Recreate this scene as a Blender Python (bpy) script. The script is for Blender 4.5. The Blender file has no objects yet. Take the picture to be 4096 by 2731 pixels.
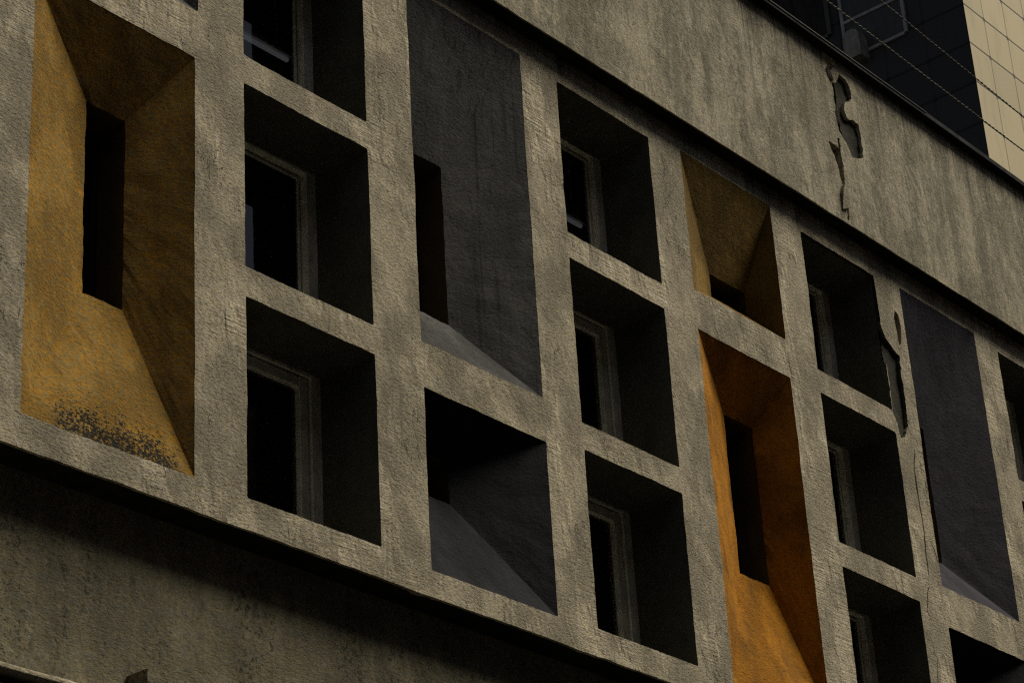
import bpy, math, random
from mathutils import Vector, noise, geometry
random.seed(7)
S = 9.0          # metres from the lens plane to the facade face
EYE = 1.6        # eye height of the photographer
C = bpy.context.scene.collection

# ------------------------------------------------------------------ helpers
def link(name, verts, faces, mat=None, parent=None, smooth=False):
    off = Vector(origin_of(parent))
    me = bpy.data.meshes.new(name)
    me.from_pydata([tuple(Vector(v) - off) for v in verts], [], faces)
    me.validate()
    if mat: me.materials.append(mat)
    if smooth:
        for p in me.polygons: p.use_smooth = True
    o = bpy.data.objects.new(name, me); C.objects.link(o)
    if parent is not None: o.parent = parent
    return o

ORIGIN = {}
def origin_of(p):
    if p is None: return (0, 0, 0)
    if p.name in ORIGIN: return ORIGIN[p.name]
    o = Vector((0, 0, 0)); q = p
    while q is not None:
        o = o + q.location; q = q.parent
    return o

def thing(name, label, cat, loc, group=None):
    o = bpy.data.objects.new(name, None); C.objects.link(o)
    o.location = loc; o.empty_display_size = .3
    o['label'] = label; o['category'] = cat
    if group: o['group'] = group
    return o

class MB:
    def __init__(s): s.v = []; s.f = []
    def add(s, v, f):
        b = len(s.v); s.v += [tuple(p) for p in v]; s.f += [tuple(i + b for i in q) for q in f]
    def box(s, x0, x1, y0, y1, z0, z1):
        s.add([(x0,y0,z0),(x1,y0,z0),(x1,y1,z0),(x0,y1,z0),(x0,y0,z1),(x1,y0,z1),(x1,y1,z1),(x0,y1,z1)],
              [(0,3,2,1),(4,5,6,7),(0,1,5,4),(1,2,6,5),(2,3,7,6),(3,0,4,7)])
    def cbox(s, x0, x1, y0, y1, z0, z1, b=.004):
        """box with its long edges chamfered"""
        dx, dy, dz = x1-x0, y1-y0, z1-z0
        ax = max((dx,0),(dy,1),(dz,2))[1]
        def ring(a0,a1,c0,c1): return [(a0+b,c0),(a1-b,c0),(a1,c0+b),(a1,c1-b),(a1-b,c1),(a0+b,c1),(a0,c1-b),(a0,c0+b)]
        if ax == 0: r = ring(y0,y1,z0,z1); A=[(x0,p,q) for p,q in r]; B=[(x1,p,q) for p,q in r]
        elif ax == 1: r = ring(z0,z1,x0,x1); A=[(q,y0,p) for p,q in r]; B=[(q,y1,p) for p,q in r]
        else: r = ring(x0,x1,y0,y1); A=[(p,q,z0) for p,q in r]; B=[(p,q,z1) for p,q in r]
        n=8
        s.add(A+B, [(i,(i+1)%n,(i+1)%n+n,i+n) for i in range(n)]+[tuple(range(n-1,-1,-1)),tuple(range(n,2*n))])
    def tube(s, pts, r, n=8):
        rings=[]
        for i,p in enumerate(pts):
            p=Vector(p); a=Vector(pts[max(i-1,0)]); b=Vector(pts[min(i+1,len(pts)-1)])
            t=(b-a).normalized(); u=t.cross(Vector((0,0,1)))
            if u.length<1e-3: u=t.cross(Vector((0,1,0)))
            u.normalize(); w=u.cross(t)
            rr = r[i] if isinstance(r,(list,tuple)) else r
            rings.append([p+u*rr*math.cos(2*math.pi*k/n)+w*rr*math.sin(2*math.pi*k/n) for k in range(n)])
        v=[q for g in rings for q in g]; f=[]
        for i in range(len(rings)-1):
            for k in range(n): f.append((i*n+k,i*n+(k+1)%n,(i+1)*n+(k+1)%n,(i+1)*n+k))
        f += [tuple(range(n-1,-1,-1)), tuple(range((len(rings)-1)*n,len(rings)*n))]
        s.add(v,f)
    def build(s, name, mat, parent=None, smooth=False): return link(name, s.v, s.f, mat, parent, smooth)

def wob(x, z, amp=.006):
    """hand-trowelled arrises: a smooth irregular offset of a point of the face"""
    a = noise.noise_vector(Vector((x*2.1, 3.7, z*2.1)))
    b = noise.noise_vector(Vector((x*9.0, 8.1, z*9.0)))
    c = noise.noise_vector(Vector((x*24.0, 5.1, z*24.0)))
    return (x + amp*(.7*a.x+.55*b.x+.4*c.x), z + amp*(.7*a.z+.55*b.z+.4*c.z))
def jag(x, z, amp):
    """broken edge: sharp angular offsets"""
    a=noise.cell_vector(Vector((x*22,1.3,z*22))); b=noise.noise_vector(Vector((x*11,2.,z*11))); c=noise.noise_vector(Vector((x*45,6.,z*45)))
    return (x+amp*(.7*(a.x-.5)+.8*b.x+.5*c.x), z+amp*(.7*(a.z-.5)+.8*b.z+.5*c.z))
def relief(x, z, amp=.005):
    return amp*(noise.noise(Vector((x*1.3, 1.0, z*1.3))) + .7*noise.noise(Vector((x*4.5, 2.0, z*4.5))) + .45*noise.noise(Vector((x*12, 2.0, z*12))))

def inside(px, pz, poly):
    r = False; n = len(poly); j = n-1
    for i in range(n):
        xi, zi = poly[i]; xj, zj = poly[j]
        if (zi > pz) != (zj > pz) and px < (xj-xi)*(pz-zi)/(zj-zi)+xi: r = not r
        j = i
    return r

def dense(poly, step):
    out=[]
    for i,(x0,z0) in enumerate(poly):
        x1,z1 = poly[(i+1)%len(poly)]
        n=max(1,int(round(math.hypot(x1-x0,z1-z0)/step)))
        out += [(x0+(x1-x0)*k/n, z0+(z1-z0)*k/n) for k in range(n)]
    return out

def rect(x0, x1, z0, z1): return [(x0,z0),(x1,z0),(x1,z1),(x0,z1)]

def soft_rect(x0, x1, z0, z1, step=.035, r=.012, wobble=True):
    """a rectangle with slightly rounded corners, sampled and wobbled; counter-clockwise from bottom-left"""
    p=[(x0+r,z0),(x1-r,z0),(x1-r*.3,z0+r*.3),(x1,z0+r),(x1,z1-r),(x1-r*.3,z1-r*.3),(x1-r,z1),(x0+r,z1),(x0+r*.3,z1-r*.3),(x0,z1-r),(x0,z0+r),(x0+r*.3,z0+r*.3)]
    p=dense(p,step)
    return [wob(*q) for q in p] if wobble else p

def sheet(outer, holes, yf, grid, amp):
    """a triangulated wall face at y=yf (function) with holes, as real openings"""
    pts=[]; edges=[]
    for lp in [outer]+holes:
        b=len(pts); pts += [Vector((x,z)) for x,z in lp]
        edges += [(b+i, b+(i+1)%len(lp)) for i in range(len(lp))]
    xs=[p[0] for p in outer]; zs=[p[1] for p in outer]
    boxes=[(min(p[0] for p in h)-grid*.45,max(p[0] for p in h)+grid*.45,min(p[1] for p in h)-grid*.45,max(p[1] for p in h)+grid*.45,h) for h in holes]
    rnd=random.Random(3)
    x=min(xs)+grid*.6
    while x<max(xs)-grid*.5:
        z=min(zs)+grid*.6
        while z<max(zs)-grid*.5:
            qx=x+rnd.uniform(-.25,.25)*grid; qz=z+rnd.uniform(-.25,.25)*grid
            ok=inside(qx,qz,outer)
            if ok:
                for b in boxes:
                    if b[0]<qx<b[1] and b[2]<qz<b[3] and (inside(qx,qz,b[4]) or (len(b[4])<9999 and min((qx-hx)**2+(qz-hz)**2 for hx,hz in b[4])<(grid*.4)**2)): ok=False; break
            if ok: pts.append(Vector((qx,qz)))
            z+=grid
        x+=grid
    v,e,f,_,_,_ = geometry.delaunay_2d_cdt(pts, edges, [], 0, 1e-5)
    faces=[]
    for t in f:
        cx=sum(v[i].x for i in t)/len(t); cz=sum(v[i].y for i in t)/len(t)
        if not inside(cx,cz,outer): continue
        if any(b[0]<cx<b[1] and b[2]<cz<b[3] and inside(cx,cz,b[4]) for b in boxes): continue
        a,b_,c=[v[i] for i in t[:3]]
        ar=(b_.x-a.x)*(c.y-a.y)-(b_.y-a.y)*(c.x-a.x)
        if abs(ar)<1e-9: continue
        faces.append(tuple(t) if ar>0 else tuple(reversed(t)))
    return [(p.x, yf(p.x,p.y), p.y) for p in v], faces

def walls(loop, ys, inward=True):
    """loop swept back in depth; ys: list of functions/levels giving y per point"""
    n=len(loop); v=[]; f=[]
    for y in ys:
        v += [(x, y(x,z) if callable(y) else y, z) for x,z in loop]
    for k in range(len(ys)-1):
        for i in range(n):
            j=(i+1)%n
            q=(k*n+i,k*n+j,(k+1)*n+j,(k+1)*n+i)
            f.append(q if not inward else q[::-1])
    return v,f

# ------------------------------------------------------------------ materials
def new_mat(name):
    m=bpy.data.materials.new(name); m.use_nodes=True
    nt=m.node_tree; nt.nodes.clear()
    return m,nt
class N:
    """tiny node writer"""
    def __init__(s,nt): s.nt=nt; s.L=nt.links
    def n(s,t,**k):
        o=s.nt.nodes.new(t)
        for a,b in k.items(): setattr(o,a,b)
        return o
    def put(s,sock,val):
        if isinstance(val,bpy.types.NodeSocket): s.L.new(val,sock)
        elif isinstance(val,(tuple,list)) and len(val)==3 and sock.type=='RGBA': sock.default_value=(*val,1)
        else: sock.default_value=val
    def pos(s): return s.n('ShaderNodeNewGeometry').outputs['Position']
    def map(s,v,scale=(1,1,1),rot=(0,0,0),loc=(0,0,0)):
        o=s.n('ShaderNodeMapping'); s.put(o.inputs['Vector'],v)
        o.inputs['Scale'].default_value=scale; o.inputs['Rotation'].default_value=rot; o.inputs['Location'].default_value=loc
        return o.outputs[0]
    def noise(s,v,scale=1,detail=4,rough=.55,dist=0):
        o=s.n('ShaderNodeTexNoise'); s.put(o.inputs['Vector'],v)
        o.inputs['Scale'].default_value=scale; o.inputs['Detail'].default_value=detail
        o.inputs['Roughness'].default_value=rough; o.inputs['Distortion'].default_value=dist
        return o.outputs[0]
    def ramp(s,f,a,b,lo=0.,hi=1.):
        o=s.n('ShaderNodeMapRange'); o.interpolation_type='SMOOTHSTEP'; s.put(o.inputs[0],f)
        o.inputs[1].default_value=a; o.inputs[2].default_value=b; o.inputs[3].default_value=lo; o.inputs[4].default_value=hi
        return o.outputs[0]
    def math(s,op,a,b=0.,c=None):
        o=s.n('ShaderNodeMath',operation=op); s.put(o.inputs[0],a); s.put(o.inputs[1],b)
        if c is not None: s.put(o.inputs[2],c)
        return o.outputs[0]
    def mix(s,f,a,b):
        o=s.n('ShaderNodeMix',data_type='RGBA'); s.put(o.inputs[0],f); s.put(o.inputs[6],a); s.put(o.inputs[7],b)
        return o.outputs[2]
    def mul(s,a,f):
        o=s.n('ShaderNodeMix',data_type='RGBA',blend_type='MULTIPLY'); s.put(o.inputs[0],1.); s.put(o.inputs[6],a)
        c=s.n('ShaderNodeCombineColor'); [s.put(c.inputs[i],f) for i in range(3)]
        s.put(o.inputs[7],c.outputs[0]); return o.outputs[2]
    def xyz(s,v):
        o=s.n('ShaderNodeSeparateXYZ'); s.put(o.inputs[0],v); return o.outputs
    def bump(s,h,strength=1,dist=.01,normal=None):
        o=s.n('ShaderNodeBump'); s.put(o.inputs['Height'],h); o.inputs['Strength'].default_value=strength; o.inputs['Distance'].default_value=dist
        if normal is not None: s.put(o.inputs['Normal'],normal)
        return o.outputs[0]
    def out(s,col,rough=.9,nrm=None,metal=0.,spec=.2):
        b=s.n('ShaderNodeBsdfPrincipled'); s.put(b.inputs['Base Color'],col); s.put(b.inputs['Roughness'],rough)
        b.inputs['Metallic'].default_value=metal; b.inputs['Specular IOR Level'].default_value=spec
        if nrm is not None: s.put(b.inputs['Normal'],nrm)
        o=s.n('ShaderNodeOutputMaterial'); s.L.new(b.outputs[0],o.inputs[0]); return b

def plaster(name, warm, grey, dark, fine=1., trowel=.0, streak=.0, pits=.5, blotch=.35, bump=1., moss=None, drip=0., hair=0., spots=0., runoff=None):
    m,nt=new_mat(name); g=N(nt); p=g.pos()
    zone=g.noise(g.map(p,(1.,1.,.7),loc=(2,0,7)),2.1,4,.6)
    coarse=g.ramp(zone,.40,.62,.35,1.)              # smoother and rougher areas of the render
    fn=g.noise(g.map(p,(40,48,84)),1,8,.76)          # gritty grain
    fn2=g.noise(g.map(p,(24,30,50)),1,6,.66,.15)     # clots of mortar
    big=g.noise(p,2.6,4,.55)
    h=g.math('MULTIPLY',g.math('ADD',g.math('MULTIPLY',fn,1.25),g.math('MULTIPLY',fn2,1.25)),g.math('MULTIPLY',coarse,fine))
    h=g.math('ADD',h,g.math('MULTIPLY',big,.8))
    if trowel:
        mk=g.ramp(g.noise(g.map(p,(1.5,1.,.55),loc=(3,0,1)),1.25,4,.6),.55,.60)
        tr=g.noise(g.map(p,(2.6,20,42),rot=(0,math.radians(-28),0)),1,4,.6,.25)
        mk2=g.ramp(g.noise(g.map(p,(1.6,1.,.6),loc=(9,0,4)),1.3,4,.6),.56,.605)
        tr2=g.noise(g.map(p,(2.6,20,48),rot=(0,math.radians(3),0)),1,4,.6,.2)
        h=g.math('ADD',h,g.math('MULTIPLY',g.math('MULTIPLY',tr,mk),1.25*trowel))
        h=g.math('ADD',h,g.math('MULTIPLY',g.math('MULTIPLY',tr2,mk2),1.0*trowel))
        h=g.math('ADD',h,g.math('MULTIPLY',g.math('ADD',mk,mk2),.12*trowel))     # the skim patches stand proud with an edge
    if hair:
        hn=g.noise(g.map(p,(1.5,1.5,.55),loc=(1,4,2)),1.6,5,.62,.6)
        ln=g.ramp(g.math('ABSOLUTE',g.math('SUBTRACT',hn,.5)),.0015,.0042,1.,0.)
        ln=g.math('MULTIPLY',ln,g.ramp(g.noise(g.map(p,(1,1,1),loc=(7,7,7)),1.7,2,.5),.56,.6))
        h=g.math('SUBTRACT',h,g.math('MULTIPLY',ln,1.1*hair))
    nrm=g.bump(h,1.,.016*bump)
    c=g.mix(g.ramp(fn2,.36,.64),warm,grey)
    c=g.mul(c,g.ramp(coarse,.35,1.,1.06,.84))                       # rough zones hold more dirt than the smoothed ones
    if trowel: c=g.mul(c,g.math('ADD',g.math('MULTIPLY',g.math('MAXIMUM',mk,mk2),.20),.93))   # paler skim coat
    c=g.mix(g.math('MULTIPLY',g.ramp(g.noise(g.map(p,(2.2,2,1.3)),1.9,7,.66),.44,.66),blotch),c,dark)
    c=g.mix(g.math('MULTIPLY',g.ramp(fn,.53,.38),.80*fine),c,tuple(x*.36 for x in warm))
    c=g.mix(g.math('MULTIPLY',g.ramp(fn,.57,.68),.45*fine),c,tuple(min(.85,x*1.35) for x in warm))
    sp=g.noise(g.map(p,(30,30,15)),1,9,.84,.15)
    if streak:
        st=g.noise(g.map(p,(5.2,4,.9)),1,6,.7,.35)
        k=g.ramp(g.math('ADD',g.math('MULTIPLY',st,.55),g.math('MULTIPLY',sp,.75)),.565,.74)
        c=g.mix(g.math('MULTIPLY',k,streak),c,dark)
        sp2=g.noise(g.map(p,(46,46,30)),1,5,.72)
        k2=g.math('MULTIPLY',g.ramp(sp2,.55,.64),g.ramp(g.math('ADD',st,g.math('MULTIPLY',sp,.5)),.70,.86))
        c=g.mix(g.math('MULTIPLY',k2,.75*streak),c,tuple(x*.5 for x in dark))
    if spots:
        col=g.ramp(g.noise(g.map(p,(3.4,3,.5),loc=(4,0,2)),1,4,.6,.4),.42,.56)
        k=g.math('MULTIPLY',g.ramp(g.noise(g.map(p,(40,40,32),loc=(1,2,3)),1,6,.72,.4),.52,.61),col)
        c=g.mix(g.math('MULTIPLY',k,spots),c,tuple(x*.5 for x in dark))
    if drip:
        dr=g.noise(g.map(p,(24,24,.45)),1,3,.55)
        dz=g.ramp(g.noise(g.map(p,(2.,2,.5),loc=(5,5,5)),1.3,2,.5),.42,.6)
        c=g.mix(g.math('MULTIPLY',g.math('MULTIPLY',g.ramp(dr,.55,.66),dz),drip),c,tuple(x*.3 for x in warm))
    if runoff:
        zt,ln_,ra=runoff                                # dirty water running down from the ledge above
        t=g.math('DIVIDE',g.math('SUBTRACT',zt,g.xyz(p)[2]),ln_)
        rs=g.math('ADD',g.math('MULTIPLY',g.noise(g.map(p,(21,1,.15)),1,4,.62),.7),g.math('MULTIPLY',g.noise(g.map(p,(2.6,1,.1),loc=(3,0,0)),1,3,.6),.5))
        k=g.math('MULTIPLY',g.ramp(g.math('SUBTRACT',rs,g.math('MULTIPLY',t,.22)),.56,.68),ra)
        c=g.mix(k,c,tuple(x*.42 for x in dark))
    if hair: c=g.mix(g.math('MULTIPLY',ln,.85*hair),c,tuple(x*.14 for x in warm))
    if pits:
        pt=g.noise(g.map(p,(34,34,50),loc=(5,2,1)),1,4,.62)
        pz=g.ramp(g.noise(g.map(p,(2.5,2,1.1)),1,4,.6),.42,.6)
        k=g.math('MULTIPLY',g.ramp(pt,.64,.70),g.math('ADD',g.math('MULTIPLY',pz,.8),.2))
        c=g.mix(g.math('MULTIPLY',k,pits),c,tuple(x*.22 for x in dark))
    if moss:
        x0,x1,z0,z1,slope,mc=moss     # black growth creeping up from the lower arris
        s_=g.xyz(p)
        dz=g.math('SUBTRACT',s_[2],z0)
        dep=g.ramp(dz,-.03,z1-z0,1.,0.)
        cen=g.ramp(s_[0],x0,x0+.42); cen=g.math('MULTIPLY',cen,g.ramp(s_[0],x1-.22,x1,1.,0.))
        mn=g.noise(g.map(p,(52,52,74)),1,4,.68,.2); mo=g.noise(g.map(p,(14,14,17)),1,4,.6)
        k=g.ramp(g.math('ADD',g.math('ADD',mn,g.math('MULTIPLY',mo,.22)),g.math('MULTIPLY',g.math('MULTIPLY',dep,cen),.31)),.785,.865)
        c=g.mix(g.math('MULTIPLY',k,.97),c,mc)
    g.out(c,.92,nrm,spec=.12)
    return m

def simple(name,col,rough=.5,metal=0,var=.25,scale=12,bump=.15,spec=.4):
    m,nt=new_mat(name); g=N(nt); p=g.pos()
    n=g.noise(p,scale,5,.6); n2=g.noise(g.map(p,(3,3,.8)),3,4,.6)
    c=g.mix(g.ramp(g.math('ADD',g.math('MULTIPLY',n,.5),g.math('MULTIPLY',n2,.5)),.38,.62),tuple(x*(1-var) for x in col),tuple(min(1,x*(1+var)) for x in col))
    g.out(c,g.ramp(n,.3,.7,rough*.85,min(1,rough*1.15)),g.bump(n,bump,.004),metal,spec); return m

M={}
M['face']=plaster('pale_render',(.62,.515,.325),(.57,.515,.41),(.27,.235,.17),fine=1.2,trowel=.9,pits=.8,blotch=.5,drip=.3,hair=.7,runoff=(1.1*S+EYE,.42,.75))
M['parapet']=plaster('streaked_render',(.58,.49,.315),(.50,.455,.36),(.16,.145,.10),fine=1.,streak=.75,pits=.4,blotch=.3,bump=.8,runoff=(11.6+EYE,1.5,.55))
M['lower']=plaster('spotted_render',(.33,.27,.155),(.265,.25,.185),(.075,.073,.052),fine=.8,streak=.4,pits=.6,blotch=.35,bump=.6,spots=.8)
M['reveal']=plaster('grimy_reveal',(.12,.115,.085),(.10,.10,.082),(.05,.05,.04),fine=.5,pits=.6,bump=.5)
M['yellow']=plaster('yellow_paint',(.45,.225,.022),(.30,.21,.075),(.19,.13,.04),fine=.8,pits=.7,blotch=.35,drip=.12,
   moss=(7.25,8.45,5.44+EYE,5.95+EYE,0,(.012,.014,.012)))
M['olive']=plaster('olive_yellow_paint',(.33,.185,.026),(.20,.135,.045),(.11,.078,.028),fine=.7,pits=.5,drip=.2)
M['orange']=plaster('orange_paint',(.56,.21,.006),(.43,.19,.016),(.16,.08,.016),fine=.7,pits=.9,blotch=.55,drip=.18)
M['grey']=plaster('grey_paint',(.112,.106,.097),(.10,.097,.091),(.055,.053,.05),fine=.8,pits=.5,drip=.85)
M['charcoal']=plaster('charcoal_paint',(.026,.026,.028),(.023,.023,.026),(.013,.013,.014),fine=.6,pits=.5,drip=.2)
M['violet']=plaster('violet_grey_paint',(.058,.051,.061),(.052,.048,.058),(.027,.025,.030),fine=.6,pits=.4,drip=.3)
M['raw']=plaster('bare_concrete',(.058,.051,.035),(.052,.048,.035),(.02,.019,.014),fine=.6,pits=.8,blotch=.6,bump=1.2)
M['slot']=plaster('dark_brown_slot',(.115,.085,.045),(.10,.08,.05),(.05,.04,.028),fine=.5,pits=.5,bump=.5)
M['frame']=simple('window_frame_paint',(.78,.76,.68),.55,0,.2,9,.1)
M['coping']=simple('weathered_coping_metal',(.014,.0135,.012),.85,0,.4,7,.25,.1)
M['coping_lip']=simple('coping_lip_metal',(.075,.068,.045),.5,.3,.4,7,.2)
M['dark']=simple('dark_metal',(.02,.02,.02),.6,0,.3,9,.2)
M['room']=simple('room_wall',(.10,.095,.085),.9,0,.2,2,.05)
M['asphalt']=simple('asphalt',(.045,.045,.044),.9,0,.25,30,.3)
M['bar']=simple('grey_bar_paint',(.17,.165,.172),.5,0,.2,6,.1)
M['vent']=simple('grey_green_metal',(.13,.13,.105),.5,.1,.25,6,.1)
M['cable']=simple('twisted_wire',(.055,.045,.024),.45,.5,.45,40,.2,.6)

def glass():
    m,nt=new_mat('window_glass'); g=N(nt); p=g.pos()
    fr=g.n('ShaderNodeFresnel'); fr.inputs[0].default_value=1.5
    b=g.bump(g.noise(p,1.6,2,.5),.05,.02)
    gl=g.n('ShaderNodeBsdfGlossy'); gl.inputs['Roughness'].default_value=.03; gl.inputs['Color'].default_value=(.75,.76,.8,1); g.L.new(b,gl.inputs['Normal'])
    tr=g.n('ShaderNodeBsdfTransparent'); tr.inputs[0].default_value=(.62,.63,.62,1)
    mx=g.n('ShaderNodeMixShader'); g.L.new(g.math('MULTIPLY',g.math('MULTIPLY',fr.outputs[0],1.7),g.math('SUBTRACT',1.,g.n('ShaderNodeNewGeometry').outputs['Backfacing'])),mx.inputs[0]); g.L.new(tr.outputs[0],mx.inputs[1]); g.L.new(gl.outputs[0],mx.inputs[2])
    o=g.n('ShaderNodeOutputMaterial'); g.L.new(mx.outputs[0],o.inputs[0]); return m
M['glass']=glass()

def tiles(name, col, joint, px, pz, ox, oz, axis):
    m,nt=new_mat(name); g=N(nt); p=g.pos(); s=g.xyz(p)
    u=g.math('DIVIDE',g.math('SUBTRACT',s[axis],ox),px); w=g.math('DIVIDE',g.math('SUBTRACT',s[2],oz),pz)
    def line(t,wd,d):
        fr=g.math('FRACT',g.math('ADD',t,.5)); a=g.math('ABSOLUTE',g.math('SUBTRACT',fr,.5))
        return g.ramp(a,wd*.55/d,wd*1.0/d,1.,0.)
    lu=line(u,.022,px); lw=line(w,.030,pz)
    cell=g.n('ShaderNodeTexWhiteNoise',noise_dimensions='2D')
    cv=g.n('ShaderNodeCombineXYZ'); g.put(cv.inputs[0],g.math('FLOOR',u)); g.put(cv.inputs[1],g.math('FLOOR',w)); g.L.new(cv.outputs[0],cell.inputs[0])
    c=g.mul(col,g.ramp(cell.outputs[0],0,1,.9,1.06))
    dn=g.noise(g.map(p,(1.5,1.5,.3)),2.2,5,.6)
    c=g.mix(g.math('MULTIPLY',g.ramp(dn,.5,.75),.4),c,tuple(x*.6 for x in col))
    # dirt runs close to the joints
    c=g.mix(g.math('MULTIPLY',lu,.6),c,joint); c=g.mix(g.math('MULTIPLY',lw,.92),c,tuple(x*.55 for x in joint))
    knot=g.math('MULTIPLY',line(u,.055,px),line(w,.06,pz)); c=g.mix(knot,c,tuple(x*.3 for x in joint))
    h=g.math('ADD',g.math('MULTIPLY',g.math('MAXIMUM',lu,lw),-1.),g.math('MULTIPLY',g.noise(p,8,4,.6),.15))
    g.out(c,.7,g.bump(h,.6,.02),spec=.25); return m
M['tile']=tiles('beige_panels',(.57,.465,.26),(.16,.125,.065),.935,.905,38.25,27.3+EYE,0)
M['tile_shade']=tiles('shaded_panels',(.020,.020,.020),(.010,.010,.010),.935,.905,18.0,27.3+EYE,1)  # same panels made near-black: the side's shade is in the colour

# ------------------------------------------------------------------ setting
def structure(name, mb, mat):
    o=mb.build(name,mat); o['kind']='structure'; return o
b=MB(); b.add([(-400,-400,0),(450,-400,0),(450,450,0),(-400,450,0)],[(0,1,2,3)]); structure('street',b,M['asphalt'])
b=MB(); b.box(-60,140,S-3.2,S+.19,.004,.14); structure('pavement',b,simple('pavement_slabs',(.05,.048,.044),.9,0,.25,5,.3))

# ------------------------------------------------------------------ facade layout (metres, heights above the eye)
X=lambda u: u*S
Z=lambda v: v*S+EYE
DW=.058*S; DN=.0295*S                     # depth to the windows / to the inner arris of the splayed niches
straight=[('Z',.636,.758),('B',.9838,1.105),('D',1.3314,1.4528),('F',1.6786,1.8008),('H',2.0275,2.149),('J',2.374,2.4955)]
rows=[(.6093,.7498),(.7717,.9118),(.9340,1.0726)]
# splayed niches: u0,u1,v0,v1, inner u0,u1,v0,v1, paint, label
niches=[
 (.8048,.9392,.6090,.9113, .8725,.9055,.7225,.8600,'yellow','tall yellow splayed window niche with black growth on its sill'),
 (.8055,.9416,.9481,1.0775, .8725,.9055,.9900,1.0300,'grey','splayed niche above the yellow one'),
 (1.1534,1.2864,.7770,1.0770, 1.1860,1.2185,.8235,.9575,'grey','tall grey splayed niche streaked by runoff'),
 (1.1534,1.2864,.6067,.7414, 1.1860,1.2100,.6800,.7120,'charcoal','squarish charcoal splayed niche below the tall grey one'),
 (1.4983,1.6317,.9462,1.0795, 1.5680,1.6210,.9760,.9990,'olive','squarish olive yellow splayed niche under the parapet'),
 (1.4983,1.6317,.6060,.9095, 1.5672,1.6085,.7222,.8650,'orange','tall orange splayed window niche'),
 (1.8451,1.9824,.7755,1.0770, 1.8740,1.9060,.8210,.9590,'violet','tall dark violet splayed niche with pale sill'),
 (1.8451,1.9824,.6050,.7370, 1.8780,1.9080,.6700,.7050,'charcoal','charcoal splayed niche below the violet one'),
 (2.1920,2.3270,.6090,.9110, 2.2600,2.2930,.7225,.8600,'yellow','yellow splayed niche beyond the last windows'),
 (2.1920,2.3270,.9460,1.0790, 2.2600,2.2930,.9760,.9990,'grey','squarish grey splayed niche at the far end'),
 (.4570,.5920,.7770,1.0770, .4900,.5230,.8235,.9575,'grey','grey splayed niche at the near end'),
 (.4570,.5920,.6067,.7414, .4900,.5230,.6800,.7120,'charcoal','charcoal splayed niche at the near end'),
]
U0,U1=.41,2.54
BASE=.5878*S+EYE; SOFFIT=1.1013*S+EYE

building=thing('concrete_building','stained beige concrete building with a grid of deep coloured window recesses','building',(X(1.45),S+.3,0))

def faceY(x,z): return S+relief(x,z,.0045)

holes=[]; holeinfo=[]
for c,u0,u1 in straight:
    for k,(v0,v1) in enumerate(rows):
        holeinfo.append(('w',c+str(k+1),soft_rect(X(u0),X(u1),Z(v0),Z(v1))))
for n in niches:
    holeinfo.append(('n',n,soft_rect(X(n[0]),X(n[1]),Z(n[2]),Z(n[3]))))

# the broken arris beside the last dark windows: its outline replaces part of that opening's right edge
def up(pts): return [(x,z+EYE) for x,z in pts]
bite=up([(16.20,9.20),(16.245,9.09),(16.33,9.045),(16.40,9.00),(16.452,8.985),(16.435,8.90),(16.428,8.79),(16.437,8.66),(16.43,8.53),(16.425,8.42),(16.418,8.34),(16.375,8.255),(16.335,8.205),(16.275,8.185),(16.25,8.24),(16.25,8.30),(16.20,8.40)])
bite=[jag(*q,.013) for q in dense(bite,.02)[:-17]]
faceholes=[]
for kind,key,lp in holeinfo:
    if kind=='w' and key=='F3':
        x1=X(1.8008)
        za,zb=bite[0][1],bite[-1][1]
        # counter-clockwise: the right edge runs upwards
        low=[p for p in lp if not (p[0]>x1-.03 and zb-.01<p[1]<za+.01)]
        idx=max(i for i,p in enumerate(low) if p[0]>x1-.03 and p[1]<=zb)
        lp2=low[:idx+1]+list(reversed(bite))+low[idx+1:]
        faceholes.append(lp2)
    else: faceholes.append(lp)

def ribbon(pts,w):
    """a narrow crack as a closed outline"""
    L=[];R=[]
    pts=dense(pts+[pts[-1]],.06)[:] if False else pts
    d=[]
    for i in range(len(pts)-1):
        (x0,z0),(x1,z1)=pts[i],pts[i+1]; n=max(1,int(math.hypot(x1-x0,z1-z0)/.05))
        d+=[(x0+(x1-x0)*k/n,z0+(z1-z0)*k/n) for k in range(n)]
    d.append(pts[-1]); n=len(d)
    for i,(x,z) in enumerate(d):
        j=.012*noise.noise(Vector((x*7,z*9,1)))
        ww=w*(.55+.9*abs(noise.noise(Vector((x*3,z*6,4)))))*(.35 if i in(0,n-1) else 1)
        L.append((x+j-ww,z)); R.append((x+j+ww,z))
    return R+L[::-1]
cracks=[ribbon(up([(16.409,6.985),(16.413,7.069),(16.421,7.206),(16.434,7.331),(16.442,7.501),(16.427,7.712),(16.419,7.927),(16.469,8.099),(16.471,8.14)]),.012),
        ribbon(up([(16.352,6.62),(16.307,6.699),(16.343,6.841),(16.40,6.93)]),.010),
        ribbon(up([(16.602,7.16),(16.563,7.291),(16.50,7.345)]),.009),
        ribbon(up([(16.29,5.55),(16.33,5.8),(16.30,6.0),(16.35,6.3)]),.006),
        dense(up([(16.48,9.431),(16.448,9.344),(16.458,9.199),(16.460,9.064),(16.500,9.119),(16.543,9.296),(16.529,9.401)]),.05)]
# CCW order for all: fine, holes are tested by parity

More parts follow.
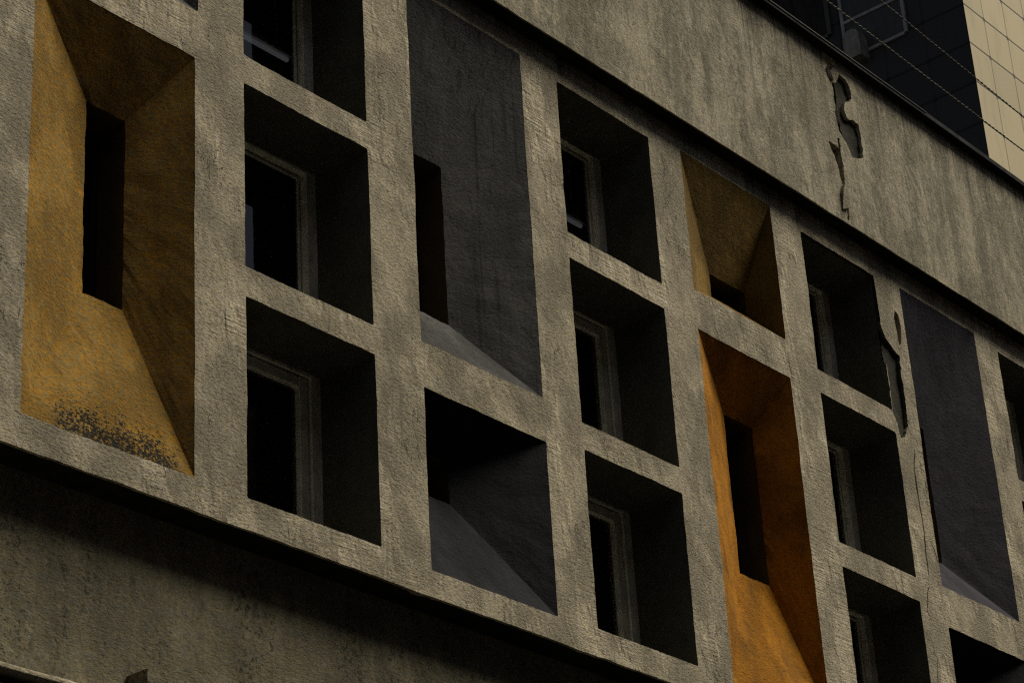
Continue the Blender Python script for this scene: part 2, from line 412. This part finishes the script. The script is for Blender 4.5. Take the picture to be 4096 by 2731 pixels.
outer=[]
def baseline(x,u=None):
    z=BASE+.006*noise.noise(Vector((x*1.1,0,3)))+.0045*noise.noise(Vector((x*9,0,3)))+.012*max(0,noise.noise(Vector((x*5,0,9)))-.35)
    for um in (.9615,1.129,1.309,1.4755,1.655,1.823,2.005):
        z-=.005*max(0,1-abs((x-X(um))/.22))
    return z
n=int((X(U1)-X(U0))/.05)
outer=[(X(U0)+(X(U1)-X(U0))*k/n,0) for k in range(n+1)]
outer=[(x,baseline(x)) for x,_ in outer]+[(X(U1),SOFFIT+.02),(X(U0),SOFFIT+.02)]
v,f=sheet(outer,faceholes+cracks,faceY,.062,.005)
mb=MB(); mb.add(v,f)
# thickness: arrises of cracks, the soffit of the band
for lp in cracks: mb.add(*walls(lp,[faceY,S+.09]))
bl=[(x,baseline(x)) for x in [X(U0)+(X(U1)-X(U0))*k/n for k in range(n+1)]]
vv=[(x,faceY(x,z),z) for x,z in bl]+[(x,S+.012,z-.003) for x,z in bl]+[(x,S+.26,z+.02) for x,z in bl]; m_=len(bl)
mb.add(vv,[(i+1+r*m_,i+r*m_,i+m_+r*m_,i+1+m_+r*m_)[::-1] for r in (0,1) for i in range(m_-1)])
sb=MB(); sb.cbox(X(U0),X(U1),S+.018,S+.24,BASE-.006,BASE+.012,.002); sb.build('shade_board',M['coping'],building)  # near-black board paints the shade on the underside of the band
grid=mb.build('window_grid',M['face'],building,True)

# straight reveals, one set per opening
for (kind,key,lp),fh in zip(holeinfo,faceholes):
    if kind!='w': continue
    mb=MB()
    if key=='F3':
        mb.add(*walls(fh,[faceY,S+.035]))
        x1=X(1.8008); za,zb=bite[0][1],bite[-1][1]
        st=lambda x,z: S+.034 if (x>x1-.03 and zb-.02<z<za+.02) else faceY(x,z)
        mb.add(*walls(lp,[st,S+.25,S+DW+.03]))
    else:
        mb.add(*walls(lp,[faceY,S+.006,S+.25,S+DW+.03]))
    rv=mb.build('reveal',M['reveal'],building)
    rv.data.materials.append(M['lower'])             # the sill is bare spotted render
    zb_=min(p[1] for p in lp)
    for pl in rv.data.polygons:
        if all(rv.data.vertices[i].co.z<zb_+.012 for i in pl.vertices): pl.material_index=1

# bare concrete where the render fell off
pv=[(x,z) for x,z in bite]+[(X(1.8008)+.004,bite[-1][1]-.02)]
pv=pv+[wob(X(1.8008)+.006+.012*(k%2),bite[-1][1]+(bite[0][1]-bite[-1][1])*k/18,.02) for k in range(1,18)]
v,f=sheet(pv,[],lambda x,z:S+.030+relief(x*2,z*2,.006),.04,.0)
mb=MB(); mb.add(v,f)
patch=mb.build('bare_patch',M['raw'],building,True); patch['label']='bare grey concrete where plaster broke off the mullion'

# splayed niches
def niche(nd,lp):
    u0,u1,v0,v1,a0,a1,b0,b1,paint,label=nd
    x0,x1,z0,z1=X(u0),X(u1),Z(v0),Z(v1); i0,i1,k0,k1=X(a0),X(a1),Z(b0),Z(b1)
    mb=MB(); y0=S; y1=S+DN
    def side(n_,P,Q,p,q,rows_=7):
        """a splayed cheek between the face arris P-Q and the inner arris p-q"""
        vs=[]; cols=max(6,int(math.hypot(Q[0]-P[0],Q[1]-P[1])/.05))
        for r in range(rows_+1):
            t=r/rows_
            for c in range(cols+1):
                s=c/cols
                ox=P[0]+(Q[0]-P[0])*s; oz=P[1]+(Q[1]-P[1])*s
                ix=p[0]+(q[0]-p[0])*s; iz=p[1]+(q[1]-p[1])*s
                wx,wz=wob(ox,oz); qx,qz=wob(ix+31,iz+17,.010); qx-=31; qz-=17
                x=ox*(1-t)+ix*t+(wx-ox)*(1-t)**6+(qx-ix)*t**6; z=oz*(1-t)+iz*t+(wz-oz)*(1-t)**6+(qz-iz)*t**6
                edge=math.sin(math.pi*t)*(1 if 0<c<cols else 0)
                y=(faceY(wx,wz)+.0008)*(1-t)+y1*t+edge*.006*noise.noise(Vector((x*6,z*6,n_)))
                vs.append((x,y,z))
        w=cols+1
        mb.add(vs,[(r*w+c,r*w+c+1,(r+1)*w+c+1,(r+1)*w+c)[::-1] for r in range(rows_) for c in range(cols)])
    O=[(x0,z0),(x1,z0),(x1,z1),(x0,z1)]; I=[(i0,k0),(i1,k0),(i1,k1),(i0,k1)]
    for j in range(4): side(j,O[j],O[(j+1)%4],I[j],I[(j+1)%4])
    lp2=[]
    for j in range(4):
        P,Q=I[j],I[(j+1)%4]; n2=max(4,int(math.hypot(Q[0]-P[0],Q[1]-P[1])/.05))
        for c in range(n2):
            ix=P[0]+(Q[0]-P[0])*c/n2; iz=P[1]+(Q[1]-P[1])*c/n2
            a,b_=wob(ix+31,iz+17,.010); lp2.append((a-31,b_-17))
    nf=len(mb.f); mb.add(*walls(lp2,[y1,S+DW+.03]))
    o=mb.build('splayed_niche',M[paint],building,False); o['label']=label
    o.data.materials.append(M['slot'])               # the straight slot behind the splay is dark brown
    for pl in o.data.polygons[nf:]: pl.material_index=1
    fr=MB(); w=.035; ya,yb=S+DW-.03,S+DW+.02
    fr.cbox(i0-.01,i0+w,ya,yb,k0-.01,k1+.01); fr.cbox(i1-w,i1+.01,ya,yb,k0-.01,k1+.01)
    fr.cbox(i0+w,i1-w,ya,yb,k0-.01,k0+w); fr.cbox(i0+w,i1-w,ya,yb,k1-w,k1+.01)
    f_=fr.build('narrow_window',M['dark'],o)
    g_=MB(); g_.box(i0+w-.004,i1-w+.004,S+DW-.008,S+DW-.002,k0+w-.004,k1-w+.004); g_.build('pane',M['glass'],f_)
for kind,key,lp in holeinfo:
    if kind=='n': niche(key,lp)

# windows: built once per row height, then copied with their pieces
def make_window(double):
    W=.1214*S; Hh=(rows[0][1]-rows[0][0])*S
    root=MB(); j=.088; ya,yb=-.06,.02
    root.cbox(-.01,j,ya,yb,-.01,Hh+.01); root.cbox(W-j,W+.01,ya,yb,-.01,Hh+.01)
    root.cbox(j,W-j,ya+.002,yb,-.01,j*.8); root.cbox(j,W-j,ya+.002,yb,Hh-.022,Hh+.06)
    fr=root.build('window',M['frame'],None)
    s=.07 if double else .022; ya,yb=(-.045,.012) if double else (-.012,.012); gap=.014
    a,b_,c,d=j+gap,W-j-gap,j*.8+gap,Hh-.022-gap
    m=MB(); m.cbox(a,a+s,ya,yb,c,d); m.cbox(b_-s,b_,ya,yb,c,d); m.cbox(a+s,b_-s,ya+.002,yb,c,c+s); m.cbox(a+s,b_-s,ya+.002,yb,d-s,d)
    sash=m.build('sash',M['frame'],fr)
    g_=MB(); g_.box(a+s-.005,b_-s+.005,-.006,.0,c+s-.005,d-s+.005); pane=g_.build('pane',M['glass'],fr)
    # backing strip that closes the gap between fixed frame and sash
    k=MB(); k.box(j-.002,a+.004,.013,.019,c-gap,d+gap); k.box(b_-.004,W-j+.002,.013,.019,c-gap,d+gap); k.box(a+.004,b_-.004,.013,.019,c-gap,c+.004); k.box(a+.004,b_-.004,.013,.019,d-.004,d+gap)
    seal=k.build('seal',M['dark'],fr)
    return fr
def dup_tree(o,parent):
    c=o.copy(); C.objects.link(c); c.parent=parent
    for ch in o.children:
        d=ch.copy(); C.objects.link(d); d.parent=c
    return c
protos={}
dbl={'B1','D1','D2','H1','Z1'}
for c,u0,u1 in straight:
    for k,(v0,v1) in enumerate(rows):
        key=(c+str(k+1)) in dbl
        if key not in protos:
            w=make_window(key); protos[key]=w; w.parent=building
        else: w=dup_tree(protos[key],building)
        w.location=Vector((X(u0),S+DW,Z(v0)))-building.location

# the wall below the band, set back under it
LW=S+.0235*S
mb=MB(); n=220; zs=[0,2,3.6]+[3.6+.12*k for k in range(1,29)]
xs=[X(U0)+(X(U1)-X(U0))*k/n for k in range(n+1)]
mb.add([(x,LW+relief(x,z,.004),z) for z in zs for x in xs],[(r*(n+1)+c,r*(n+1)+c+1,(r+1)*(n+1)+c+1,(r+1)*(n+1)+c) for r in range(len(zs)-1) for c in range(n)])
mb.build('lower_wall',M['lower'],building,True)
mb=MB(); px0,px1,pz=8.18,8.97,4.348+EYE; py=LW-.148
mb.cbox(px0,px1,py,LW+.02,2.2,pz,.006); pier=mb.build('wall_pier',M['lower'],building)
# concrete hood with a dark louvre under it
mb=MB(); prof=[]
for k in range(9):
    a=math.pi*(.5+k/8*.5); prof.append((.05+.05*math.cos(a)*1.0,-.035+.035*math.sin(a)))
hx=[6.2+.06*k for k in range(32)]
vs=[]
for x in hx:
    for (yy,zz) in [(.20,0.)]+prof+[(.0,-.040),(.012,-.052),(.20,-.054)]:
        vs.append((x,S+.030+yy-.004+.006*noise.noise(Vector((x*6,yy*9,zz*9))),4.165+EYE+zz+.008*noise.noise(Vector((x*9,zz*20,2)))))
w=len(prof)+4
mb.add(vs,[(i*w+k,i*w+k+1,(i+1)*w+k+1,(i+1)*w+k) for i in range(len(hx)-1) for k in range(w-1)])
hood=mb.build('window_hood',M['face'],building,True)
mb=MB()
mb.box(6.25,8.0,S+.10,S+.13,2.9+EYE,4.11+EYE)
for k in range(26):
    z=4.085+EYE-.045*k
    mb.add([(6.25,S+.06,z-.03),(8.0,S+.06,z-.03),(8.0,S+.098,z),(6.25,S+.098,z),(6.25,S+.062,z-.034),(8.0,S+.062,z-.034),(8.0,S+.098,z-.006),(6.25,S+.098,z-.006)],[(0,1,2,3),(5,4,7,6),(0,4,5,1)])
mb.build('louvre',M['dark'],building)

# parapet: streaked render with a split at the movement joint
PY=S*(1-.0138); PTOP=11.58+EYE; PBOT=1.0993*S+EYE
k_=(1-.0138)/(1-.012)
def pz_(pts): return [(x*k_,z*k_+EYE) for x,z in pts]
spall=pz_([(15.74,11.325),(15.824,11.356),(15.897,11.469),(15.991,11.458),(16.038,11.413),(16.055,11.35),(16.051,11.284),(15.99,11.235),(15.929,11.2),(15.905,11.15),(15.892,11.1),(15.933,11.031),(16.018,11.061),(16.098,11.046),(16.115,10.98),(16.111,10.922),(16.118,10.80),(16.112,10.724),(16.03,10.68),(15.941,10.655),(15.869,10.731),(15.801,10.80),(15.756,10.827),(15.742,11.018),(15.752,11.225)])
slit_top=pz_([(15.640,11.585),(15.70,11.53),(15.728,11.47),(15.725,11.421),(15.773,11.453),(15.800,11.50),(15.829,11.537),(15.841,11.575),(15.80,11.588)])
slit_mid=pz_([(15.556,10.648),(15.655,10.653),(15.706,10.64),(15.722,10.755),(15.748,10.760),(15.745,10.651),(15.753,10.498),(15.746,10.38),(15.734,10.293),(15.690,10.285),(15.675,10.37),(15.657,10.457),(15.597,10.586)])
slit_low=pz_([(15.735,10.171),(15.755,10.179),(15.745,10.05),(15.728,9.945),(15.690,9.955),(15.706,9.993),(15.722,10.08)])
prt=[[jag(*q,.016) for q in dense(p,.018)] for p in (spall,slit_top,slit_mid,slit_low)]
def parY(x,z): return PY+relief(x+40,z,.005)
PX0,PX1=X(U0)-.1,X(U1)+.1
nn=int((PX1-PX0)/.08)
out=[(PX0+(PX1-PX0)*k/nn,PBOT+.005*noise.noise(Vector((k*.37,0,0)))) for k in range(nn+1)]+[(PX1-(PX1-PX0)*k/nn,PTOP) for k in range(nn+1)]
v,f=sheet(out,prt,parY,.075,0)
mb=MB(); mb.add(v,f)
for lp in prt: mb.add(*walls(lp,[parY,PY+.11]))
bl=out[:nn+1]; m_=len(bl)
mb.add([(x,parY(x,z),z) for x,z in bl]+[(x,PY+.03,z-.004) for x,z in bl]+[(x,S+.10,z-.004) for x,z in bl],[(i+r*m_,i+1+r*m_,i+m_+1+r*m_,i+m_+r*m_) for r in (0,1) for i in range(m_-1)])
mb.build('parapet',M['parapet'],building,True)
bk=[jag(15.815-.004*(11.5-zz),zz+EYE,.03) for zz in [11.52-.03*q for q in range(31)]]+[(16.2,10.58+EYE),(16.2,11.53+EYE)]
v,f=sheet(bk,[],lambda x,z:PY+.030+relief(x*2,z*2,.010),.045,0)
mb=MB(); mb.add(v,f); sp=mb.build('bare_patch',M['raw'],building,True); sp['label']='dark bare concrete inside the broken parapet plaster'
for pts,ya,yb in ((pz_([(15.683,10.268),(15.745,10.278),(15.722,10.061),(15.635,10.02),(15.650,10.20)]),-.030,-.004),(pz_([(15.69,11.45),(15.75,11.42),(15.752,11.33),(15.70,11.36)]),-.022,-.002)):
    m_=len(pts); mb=MB()
    mb.add([(x,PY+ya+.02*(k%2),z) for k,(x,z) in enumerate(pts)]+[(x,PY+yb+.02*(k%2)*.5,z) for k,(x,z) in enumerate(pts)],[tuple(range(m_))]+[(k,(k+1)%m_,(k+1)%m_+m_,k+m_) for k in range(m_)])
    mb.build('loose_plaster',M['parapet'],building)
# near-black board that paints shade under the parapet, coping on top
mb=MB()
mb.cbox(PX0,PX1,PY+.012,S+.012,PBOT-.010,PBOT-.0045,.002); mb.build('shade_board',M['coping'],building)
mb=MB(); mb.cbox(PX0,PX1,PY-.075,S+.5,PTOP-.004,PTOP+.052,.005)
cop=mb.build('coping',M['coping'],building)
mb=MB(); mb.cbox(PX0,17.2,PY-.083,PY-.0765,PTOP+.034,PTOP+.043,.002); mb.build('coping_lip',M['coping_lip'],cop)
# body behind: room shells, roof, back wall
mb=MB()
bx0,bx1,by1=X(U0)-.06,X(U1)+.06,S+9
mb.box(bx0,bx1,S+.30,by1,PTOP-.9,PTOP-.7)                       # roof slab
mb.box(bx0,bx1,by1-.25,by1,0,PTOP-.902)                           # back wall
mb.box(bx0-.2,bx0,S+.02,by1,0,PTOP-.02); mb.box(bx1,bx1+.2,S+.02,by1,0,PTOP-.02)
mb.box(bx0,bx1,S+.30,S+.60,SOFFIT+.021,PTOP-.91)
mb.build('wall',M['parapet'],building)
mb=MB()
yb0=S+DW+.035
for v0,v1 in ((.595,.760),(.762,.9225),(.9245,1.09)):             # floors and the back of the rooms on three levels
    mb.box(bx0+.01,bx1-.01,yb0,S+4.5,Z(v1)-.0075,Z(v1)); mb.box(bx0+.01,bx1-.01,yb0,S+4.5,Z(v0),Z(v0)+.0075); mb.box(bx0+.01,bx1-.01,S+4.51,S+4.56,Z(v0)+.008,Z(v1)-.008)
xs_=[X(u) for u in (.615,.78,.9615,1.129,1.309,1.4755,1.655,1.823,2.005,2.17,2.35)]
for x in xs_: mb.box(x-.05,x+.05,yb0+.002,S+4.49,Z(.596),Z(1.089))
mb.build('room_shell',M['room'],building)

# fluorescent lamps behind the two top windows
def lamp_mat():
    m,nt=new_mat('lamp_tube'); g=N(nt)
    e=g.n('ShaderNodeEmission'); e.inputs[0].default_value=(.9,.88,1,1); e.inputs[1].default_value=.13
    o=g.n('ShaderNodeOutputMaterial'); g.L.new(e.outputs[0],o.inputs[0]); return m
M['tube']=lamp_mat()
def room_lamp(x0,x1,y,z,label):
    t=thing('ceiling_lamp',label,'lamp',(x0,y,z),'lamps behind the top windows')
    a=MB(); a.tube([(x0,y,z),(x1,y,z)],.016,10); a.build('tube',M['tube'],t,True)
    a=MB(); a.cbox(x0-.05,x1+.05,y-.03,y+.03,z+.022,z+.05); a.build('batten',M['frame'],t)
    for x in (x0+.1,x1-.1):
        a=MB(); a.tube([(x,y,z+.05),(x,y,Z(1.09)-.008)],.008,6); a.build('rod',M['frame'],t)
room_lamp(9.28,10.01,S+.76,9.265+EYE,'faint fluorescent tube behind the top dark window right of the yellow niche')
room_lamp(12.40,13.17,S+.76,9.235+EYE,'faint fluorescent tube behind the top dark window left of the olive niche')

# ------------------------------------------------------------------ the panelled tower behind
TX=37.47; TY=2*S
tower=thing('panelled_tower','tall building clad in beige square panels rising behind the parapet','building',(TX+8,TY+8,0))
mb=MB(); mb.add([(TX,TY,0),(TX+26,TY,0),(TX+26,TY,48),(TX,TY,48)],[(0,1,2,3)])
mb.add([(TX,TY,48),(TX+26,TY,48),(TX+26,TY+24,48),(TX,TY+24,48)],[(0,1,2,3)])
mb.add([(TX+26,TY,0),(TX+26,TY+24,0),(TX+26,TY+24,48),(TX+26,TY,48)],[(0,1,2,3)])
mb.add([(TX+26,TY+24,0),(TX,TY+24,0),(TX,TY+24,48),(TX+26,TY+24,48)],[(0,1,2,3)])
mb.build('panel_wall',M['tile'],tower)
mb=MB(); mb.add([(TX,TY,0),(TX,TY+24,0),(TX,TY+24,48),(TX,TY,48)],[(0,3,2,1)])
sw=mb.build('side_wall',M['tile_shade'],tower); sw['label']='side wall of the tower, its shade put into the panel colour'
def bars(name,segs,r=.03,mat='bar'):
    a=MB()
    for (y0,z0),(y1,z1) in segs:
        if abs(z0-z1)<.3: a.cbox(TX-.07,TX-.004,min(y0,y1),max(y0,y1),z0+EYE-r,z0+EYE+r,.006)
        else: a.cbox(TX-.072,TX-.003,y0-r,y0+r,min(z0,z1)+EYE,max(z0,z1)+EYE,.006)
    return a.build(name,M[mat],tower)
wf=bars('window',[((20.70,27.2),(20.70,29.6)),((19.30,27.24),(19.30,29.6)),((19.335,27.24),(20.2,27.24)),((19.335,28.10),(20.665,28.10)),((19.335,29.55),(20.665,29.55))],.035)
wf['label']='barred window frame on the dark side wall'
a=MB(); a.box(TX-.035,TX-.03,19.33,20.67,27.27+EYE,29.52+EYE); a.build('pane',M['dark'],wf)
w2=bars('window',[((21.02,28.0),(21.02,29.8)),((22.4,28.0),(22.4,29.8)),((21.06,28.0),(22.36,28.0)),((21.06,29.8),(22.36,29.8))],.05,'dark')
a=MB(); a.box(TX-.035,TX-.03,21.06,22.36,28.04+EYE,29.76+EYE); a.build('pane',M['coping'],w2)
a=MB(); vy,vz=20.40,27.02+EYE
ring=[(vy-.17+.34*0,vz)]
prof=[(-.19,0),(-.19,.5),(-.15,.60),(-.06,.66),(.06,.66),(.15,.60),(.19,.5),(.19,0)]
m_=len(prof)
a.add([(TX-.34,vy+p,vz+q) for p,q in prof]+[(TX-.004,vy+p,vz+q) for p,q in prof],[tuple(range(m_))]+[(k,k+m_,(k+1)%m_+m_,(k+1)%m_) for k in range(m_)])
vent=a.build('vent_hood',M['vent'],tower); vent['label']='small grey hooded vent beside the barred window'

# ------------------------------------------------------------------ unseen building added behind the camera to block low sky
opp=thing('sky_blocker','plain grey brown block with dark windows, added unseen to block low sky','building',(20,-9,0))
mb=MB(); OY=-4.0; OH=18.8; wins=[(x,z) for x in [-38+3.2*k for k in range(38)] for z in (1.2,4.6,8.0,11.4,14.8)]
v,f=sheet([(-40,0),(85,0),(85,OH),(-40,OH)],[rect(x,x+1.5,z,z+1.7) for x,z in wins],lambda x,z:OY,6.,0)
mb.add(v,[q[::-1] for q in f])
for x,z in wins: mb.add(*walls(rect(x,x+1.5,z,z+1.7),[OY,OY-.2],False))
mb.add([(-40,OY,OH),(85,OY,OH),(85,OY-12,OH),(-40,OY-12,OH),(-40,OY,0),(85,OY,0),(85,OY-12,0),(-40,OY-12,0)],[(0,1,2,3),(3,2,6,7),(0,3,7,4),(1,5,6,2)])
mb.build('wall',simple('grey_brown_render',(.09,.082,.07),.9,0,.2,2,.1),opp)
mb=MB(); mb.box(-39.9,84.9,OY-.26,OY-.2,.1,OH-.1); mb.build('window_band',M['dark'],opp)

# ------------------------------------------------------------------ twisted wires above the roof
def wire(p0,p1,label,seed):
    p0=Vector(p0); p1=Vector(p1); rnd=random.Random(seed)
    L=(p1-p0).length; n=int(L/.035); d=(p1-p0)/n
    side=d.cross(Vector((0,0,1))).normalized(); upv=side.cross(d).normalized()
    t=thing('twisted_wire',label,'wire',tuple(p0),'twisted wires above the parapet')
    for ph in (0,math.pi):
        pts=[];rr=[]
        for k in range(n+1):
            a=k*  .035/.16*2*math.pi+ph
            sag=-.03*math.sin(math.pi*k/n)
            pts.append(p0+d*k+(side*math.cos(a)+upv*math.sin(a))*.0055+Vector((0,0,sag)))
            rr.append(.0046+.010*max(0,noise.noise(Vector((k*.33,seed+ph,0)))-.18))
        a=MB(); a.tube(pts,rr,5); a.build('strand',M['cable'],t,True)
wire((14.5,10.6,15.42+EYE),(28,10.6,14.82+EYE),'higher of two twisted wires crossing in front of the panelled tower',1)
wire((14.5,10.6,14.675+EYE),(28,10.6,14.405+EYE),'lower of two twisted wires crossing in front of the panelled tower',2)

# ------------------------------------------------------------------ light
SUN_EL=math.radians(54); AZ=math.radians(53)     # azimuth of the light, measured from straight in front towards the right
to_sun=Vector((math.cos(SUN_EL)*math.sin(AZ),-math.cos(SUN_EL)*math.cos(AZ),math.sin(SUN_EL)))
sl=bpy.data.lights.new('sun','SUN'); sl.energy=5; sl.angle=math.radians(27); sl.color=(1.,.94,.80)
so=bpy.data.objects.new('sun',sl); C.objects.link(so); so.rotation_euler=(-to_sun).to_track_quat('-Z','Y').to_euler(); so.location=(0,-20,40)
w=bpy.data.worlds.new('World'); bpy.context.scene.world=w; w.use_nodes=True
nt=w.node_tree; bg=nt.nodes['Background']
sky=nt.nodes.new('ShaderNodeTexSky'); sky.sky_type='NISHITA'; sky.sun_disc=False; sky.sun_elevation=SUN_EL
sky.sun_rotation=math.atan2(to_sun.x,to_sun.y); sky.dust_density=.1; sky.ozone_density=1.; sky.air_density=.3
hs=nt.nodes.new('ShaderNodeHueSaturation'); hs.inputs['Saturation'].default_value=.35
nt.links.new(sky.outputs[0],hs.inputs['Color']); nt.links.new(hs.outputs[0],bg.inputs['Color']); bg.inputs[1].default_value=.11

# ------------------------------------------------------------------ camera
import mathutils
pitch,yaw,roll=0.46861332,0.89768897,-0.06359184
cy,sy,cp,sp_=math.cos(yaw),math.sin(yaw),math.cos(pitch),math.sin(pitch)
fwd=Vector((sy*cp,cy*cp,sp_)); right=Vector((cy,-sy,0)); upv=right.cross(fwd)
c_,s_=math.cos(roll),math.sin(roll)
r2=c_*right+s_*upv; u2=-s_*right+c_*upv
cam=bpy.data.cameras.new('camera'); cam.lens=86.634; cam.sensor_width=36; cam.clip_end=2000
co=bpy.data.objects.new('camera',cam); C.objects.link(co)
R3=mathutils.Matrix((r2,u2,-fwd)).transposed()
co.matrix_world=mathutils.Matrix.Translation((0,0,EYE))@R3.to_4x4()
sc=bpy.context.scene; sc.camera=co
sc.view_settings.view_transform='Standard'; sc.view_settings.look='None'; sc.view_settings.gamma=1; sc.view_settings.exposure=-.48
sc.view_settings.use_curve_mapping=False
sc.cycles.use_denoising=False; sc.cycles.filter_width=1.25; sc.cycles.max_bounces=8; sc.cycles.sample_clamp_indirect=4
